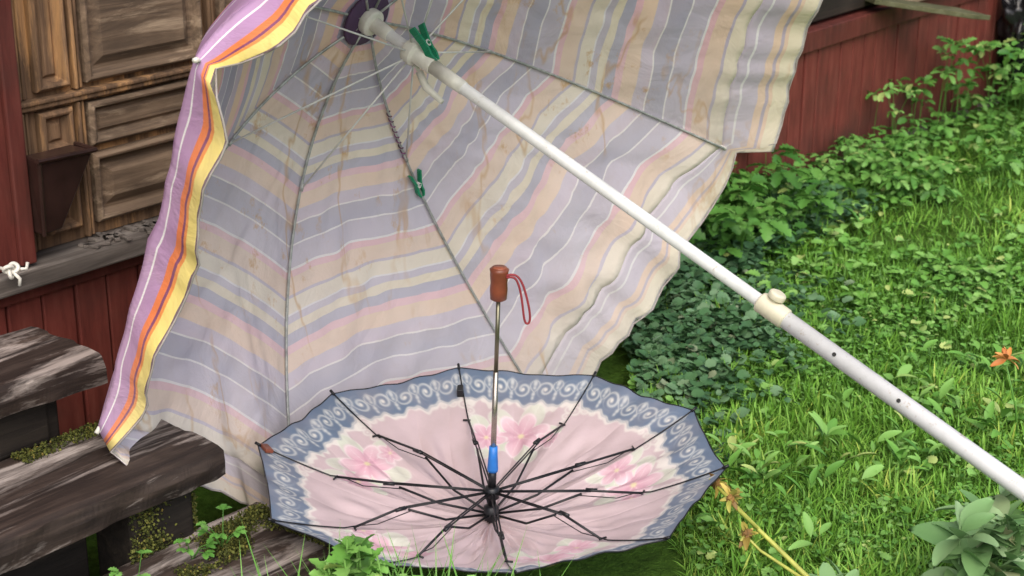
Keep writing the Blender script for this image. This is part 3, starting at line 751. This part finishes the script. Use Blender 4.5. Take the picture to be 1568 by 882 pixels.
def gout(S_,x,y,h,size,rc=.5):
    n=len(x);top=np.stack([x+rng.normal(0,.02,n),y+rng.normal(0,.02,n),gz(x,y)+h],1)
    for i_ in range(n):
        S_.tube([(x[i_],y[i_],0),((x[i_]*.6+top[i_,0]*.4),(y[i_]*.6+top[i_,1]*.4),h[i_]*.6),tuple(top[i_])],[.0016,.0013,.001],.3,3)
    y0=rng.uniform(0,6.28,n);sv=rng.uniform(.6,1.3,n)*size
    for grp in range(3):
        gy=y0+grp*2.09+rng.normal(0,.25,n);gp=np.radians(rng.uniform(-5,35,n))
        gd=np.stack([np.cos(gy)*np.cos(gp),np.sin(gy)*np.cos(gp),np.sin(gp)],1)
        b_=top+gd*(sv*rng.uniform(.5,.8,n))[:,None]
        rn=np.clip(rng.normal(rc,.2,n),0,1)
        for lf in (-1,0,1):
            sz=sv*(1.0 if lf==0 else .8)*rng.uniform(.8,1.2,n)
            S_.add(tooth,b_+(gd*(.0 if lf==0 else -.012)),gy+lf*1.0,gp+rng.normal(-.25,.25,n),rng.normal(0,.3,n),sz,np.clip(rn+rng.normal(0,.1,n),0,1),sz*.85)
Gt=Scat()
def WXY(s_,o_): return 1+s_*.639+o_*.769,6+s_*.769-o_*.639
n=760;s_=rng.uniform(-.8,3.6,n);o_=.10+rng.random(n)**1.3*(.28+.42*np.clip(s_+.4,0,3));x,y=WXY(s_,o_)
k=clumpy(x,y,6,2)+rng.normal(0,.2,n)>.38;x,y,o_=x[k],y[k],o_[k];n=len(x)
gout(Gt,x,y,rng.uniform(.02,.12,n)+.04*np.exp(-o_*4)*rng.random(n),.046,.6)
n=85;s_=rng.uniform(.9,3.2,n);o_=.06+rng.uniform(0,.40,n);x,y=WXY(s_,o_)
gout(Gt,x,y,rng.uniform(.14,.38,n),.056,.6)
n=12;s_=rng.uniform(.5,1.2,n);o_=.06+rng.uniform(0,.12,n);x,y=WXY(s_,o_);gout(Gt,x,y,rng.uniform(.14,.28,n),.045,.6)
n=34;s_=rng.uniform(-1.0,-.3,n);o_=rng.uniform(.08,.45,n);x,y=WXY(s_,o_)
gout(Gt,x,y,rng.uniform(.05,.22,n),.07,.35)
Gt.obj('goutweed_bed',M_GOUT)
Pe=Scat()
def stem_plant(S_,base,hts,spread,nleaf,size,tpl,wy=1.0,rc=.55,nst=8,lean=(0,0)):
    for q in range(nst):
        a=rng.uniform(0,6.28);hh=rng.uniform(*hts);tp=np.array([base[0]+lean[0]+math.cos(a)*spread*rng.random(),base[1]+lean[1]+math.sin(a)*spread*rng.random(),hh])
        b_=np.array([base[0]+rng.normal(0,.02),base[1]+rng.normal(0,.02),0]);mid=(b_+tp)/2+np.array([0,0,hh*.15])
        S_.tube([b_,mid,tp],[.004,.0032,.002],.8,6)
        for l in range(nleaf):
            f_=rng.uniform(.45,1);p_=mid+(tp-mid)*((f_-.45)/.55);yaw=rng.uniform(0,6.28);s0=size*rng.uniform(.6,1.15)
            for dl in (-.7,0,.7):
                s1=s0*(1 if dl==0 else .75)
                S_.add(tpl,p_[None],np.array([yaw+dl]),np.array([math.radians(rng.uniform(-5,50))]),np.array([rng.normal(0,.45)]),np.array([s1]),np.array([min(1,max(0,rng.normal(rc,.2)))]),np.array([s1*wy]))
stem_plant(Pe,(.86,2.92),(.10,.24),.14,3,.12,lanc,1.25,.6,9)
stem_plant(Pe,(.98,3.02),(.14,.28),.12,3,.12,lanc,1.25,.7,8)
stem_plant(Pe,(.60,2.88),(.06,.15),.10,2,.09,lanc,1.25,.5,7)
Pe.obj('peony_plant',M_PEONY)
Fw=Scat()
stem_plant(Fw,(-.28,2.58),(.27,.375),.05,4,.058,tooth,.9,.6,10)
stem_plant(Fw,(-.19,2.56),(.24,.345),.05,4,.055,tooth,.9,.6,9)
stem_plant(Fw,(-.11,2.57),(.22,.30),.04,3,.05,tooth,.9,.6,5)
nb=420;x=rng.normal(-.2,.10,nb);y=rng.normal(2.58,.03,nb)
Fw.add(blade[1],np.stack([x,y,np.zeros(nb)],1),rng.uniform(0,6.28,nb),np.radians(rng.uniform(68,90,nb)),rng.normal(0,.3,nb),rng.uniform(.20,.385,nb),rng.uniform(.2,.7,nb),rng.uniform(.05,.09,nb))
Fw.obj('foreground_weed',M_CLOVER)
He=Scat()
for (s,o,z,hh,cnt) in ((-3.38,.79,.17,.08,6),(-3.44,.77,.17,.06,5),(-3.62,.83,.17,.10,6),(-3.66,.86,.17,.08,3)):
    X_,Y_=WXY(s,o)
    for q in range(cnt):
        a=rng.uniform(0,6.28);tp=np.array([X_+math.cos(a)*.03,Y_+math.sin(a)*.03,z+hh*rng.uniform(.3,1)]);He.tube([(X_,Y_,z),tuple((np.array([X_,Y_,z])+tp)/2+np.array([0,0,.01])),tuple(tp)],[.0012,.001,.0008],.3,4)
        for dl in (-.9,0,.9): He.add(tooth,tp[None],np.array([a+dl]),np.array([rng.uniform(0,.5)]),np.array([0.]),np.array([.02]),np.array([rng.uniform(.3,.8)]),np.array([.02]))
He.obj('step_herbs',M_GOUT)
Mo=Scat()
mt=leaf_t([.25,.35,.0],.1,.2)
def moss(s0,s1,o0,o1,z,n,zs=.004,thr=.5,seed=0):
    s=rng.uniform(s0,s1,n);o=rng.uniform(o0,o1,n);k=clumpy(s,o,21,seed)+rng.normal(0,.1,n)>thr;s,o=s[k],o[k];X_,Y_=WXY(s,o);m_=len(s)
    Mo.add(mt,np.stack([X_,Y_,z+rng.uniform(-.002,zs,m_)],1),rng.uniform(0,6.28,m_),np.radians(rng.uniform(0,90,m_)),rng.normal(0,.6,m_),rng.uniform(.004,.008,m_),rng.random(m_))
moss(-3.50,-3.22,.72,.84,.172,9000,.014,.48,1)
moss(-3.25,-3.205,.70,.94,.168,2200,.008,.45,2)
moss(-3.60,-3.305,.45,.50,.345,2200,.006,.52,3)
moss(-3.95,-3.80,.47,.56,.345,1000,.006,.66,4)
n=5200;s=rng.uniform(-3.53,-3.365,n);z=rng.uniform(.02,.28,n);k=clumpy(s,z,19,3)+rng.normal(0,.15,n)>.5;s,z=s[k],z[k];X_,Y_=WXY(s,np.full(len(s),.703))
Mo.add(mt,np.stack([X_,Y_,z],1),rng.uniform(0,6.28,len(s)),rng.uniform(-1,1,len(s)),rng.normal(0,.6,len(s)),rng.uniform(.004,.009,len(s)),rng.random(len(s)))
n=4200;o=rng.uniform(.58,.70,n);z=rng.uniform(.02,.28,n);k=clumpy(o,z,19,5)+rng.normal(0,.15,n)>.4;o,z=o[k],z[k];X_,Y_=WXY(np.full(len(o),-3.367),o)
Mo.add(mt,np.stack([X_,Y_,z],1),rng.uniform(0,6.28,len(o)),rng.uniform(-1,1,len(o)),rng.normal(0,.6,len(o)),rng.uniform(.004,.009,len(o)),rng.random(len(o)))
Mo.obj('moss',M_MOSS)
FS=empty('wilted_flower_stalk',(.04,0,0))
ym=simple('yellow_green_stem',(.46,.48,.10),.4,0,.25)
m=MB()
m.tube([(.62,2.80,0),(.56,2.90,.08),(.45,3.02,.15),(.37,3.10,.21)],[.0060,.0055,.0045,.003],8)
m.tube([(.56,2.90,.08),(.45,2.99,.12),(.42,2.97,.16)],[.004,.003,.0025],8)
m.tube([(.45,3.02,.15),(.40,3.02,.20),(.385,2.98,.235)],[.003,.0025,.002],8)
m.obj('stem',ym,FS,smooth=True)
pm=simple('dried_petals',(.22,.12,.035),.7,0,.6,50)
for q,(c,r) in enumerate([((.37,3.10,.215),.008),((.385,2.98,.24),.007),((.42,2.97,.165),.008),((.335,3.09,.20),.010)]):
    blob(f'wilted_head_{q}',c,(r,r,r*1.3),pm if q!=3 else ym,FS,q*3,.9,3.5,3)
PS=Scat()
for c in [(.37,3.10,.215),(.385,2.98,.24),(.42,2.97,.165)]:
    n=15;PS.add(lanc,np.tile(np.array(c),(n,1)),rng.uniform(0,6.28,n),rng.uniform(-.8,1.2,n),rng.normal(0,.8,n),rng.uniform(.018,.040,n),rng.random(n))
PS.obj('petals',leafmat('petal_mat',(.18,.08,.03),(.42,.34,.07),(.5,.5,.12),.1),FS)
OF=empty('orange_lily',(.0,0,-.05));m=MB();m.tube([(1.22,3.75,0.05),(1.20,3.72,.15),(1.16,3.70,.27)],[.003,.0025,.002],7);m.obj('stem',simple('green_stem',(.12,.3,.05),.5),OF,smooth=True)
PS=Scat();n=14;PS.add(lanc,np.tile(np.array((1.16,3.70,.285)),(n,1)),rng.uniform(0,6.28,n),rng.uniform(-.2,1.4,n),rng.normal(0,.6,n),rng.uniform(.03,.05,n),rng.random(n))
PS.obj('petals',leafmat('orange_petal',(.45,.14,.04),(.75,.30,.08),(.8,.45,.15),.1),OF)
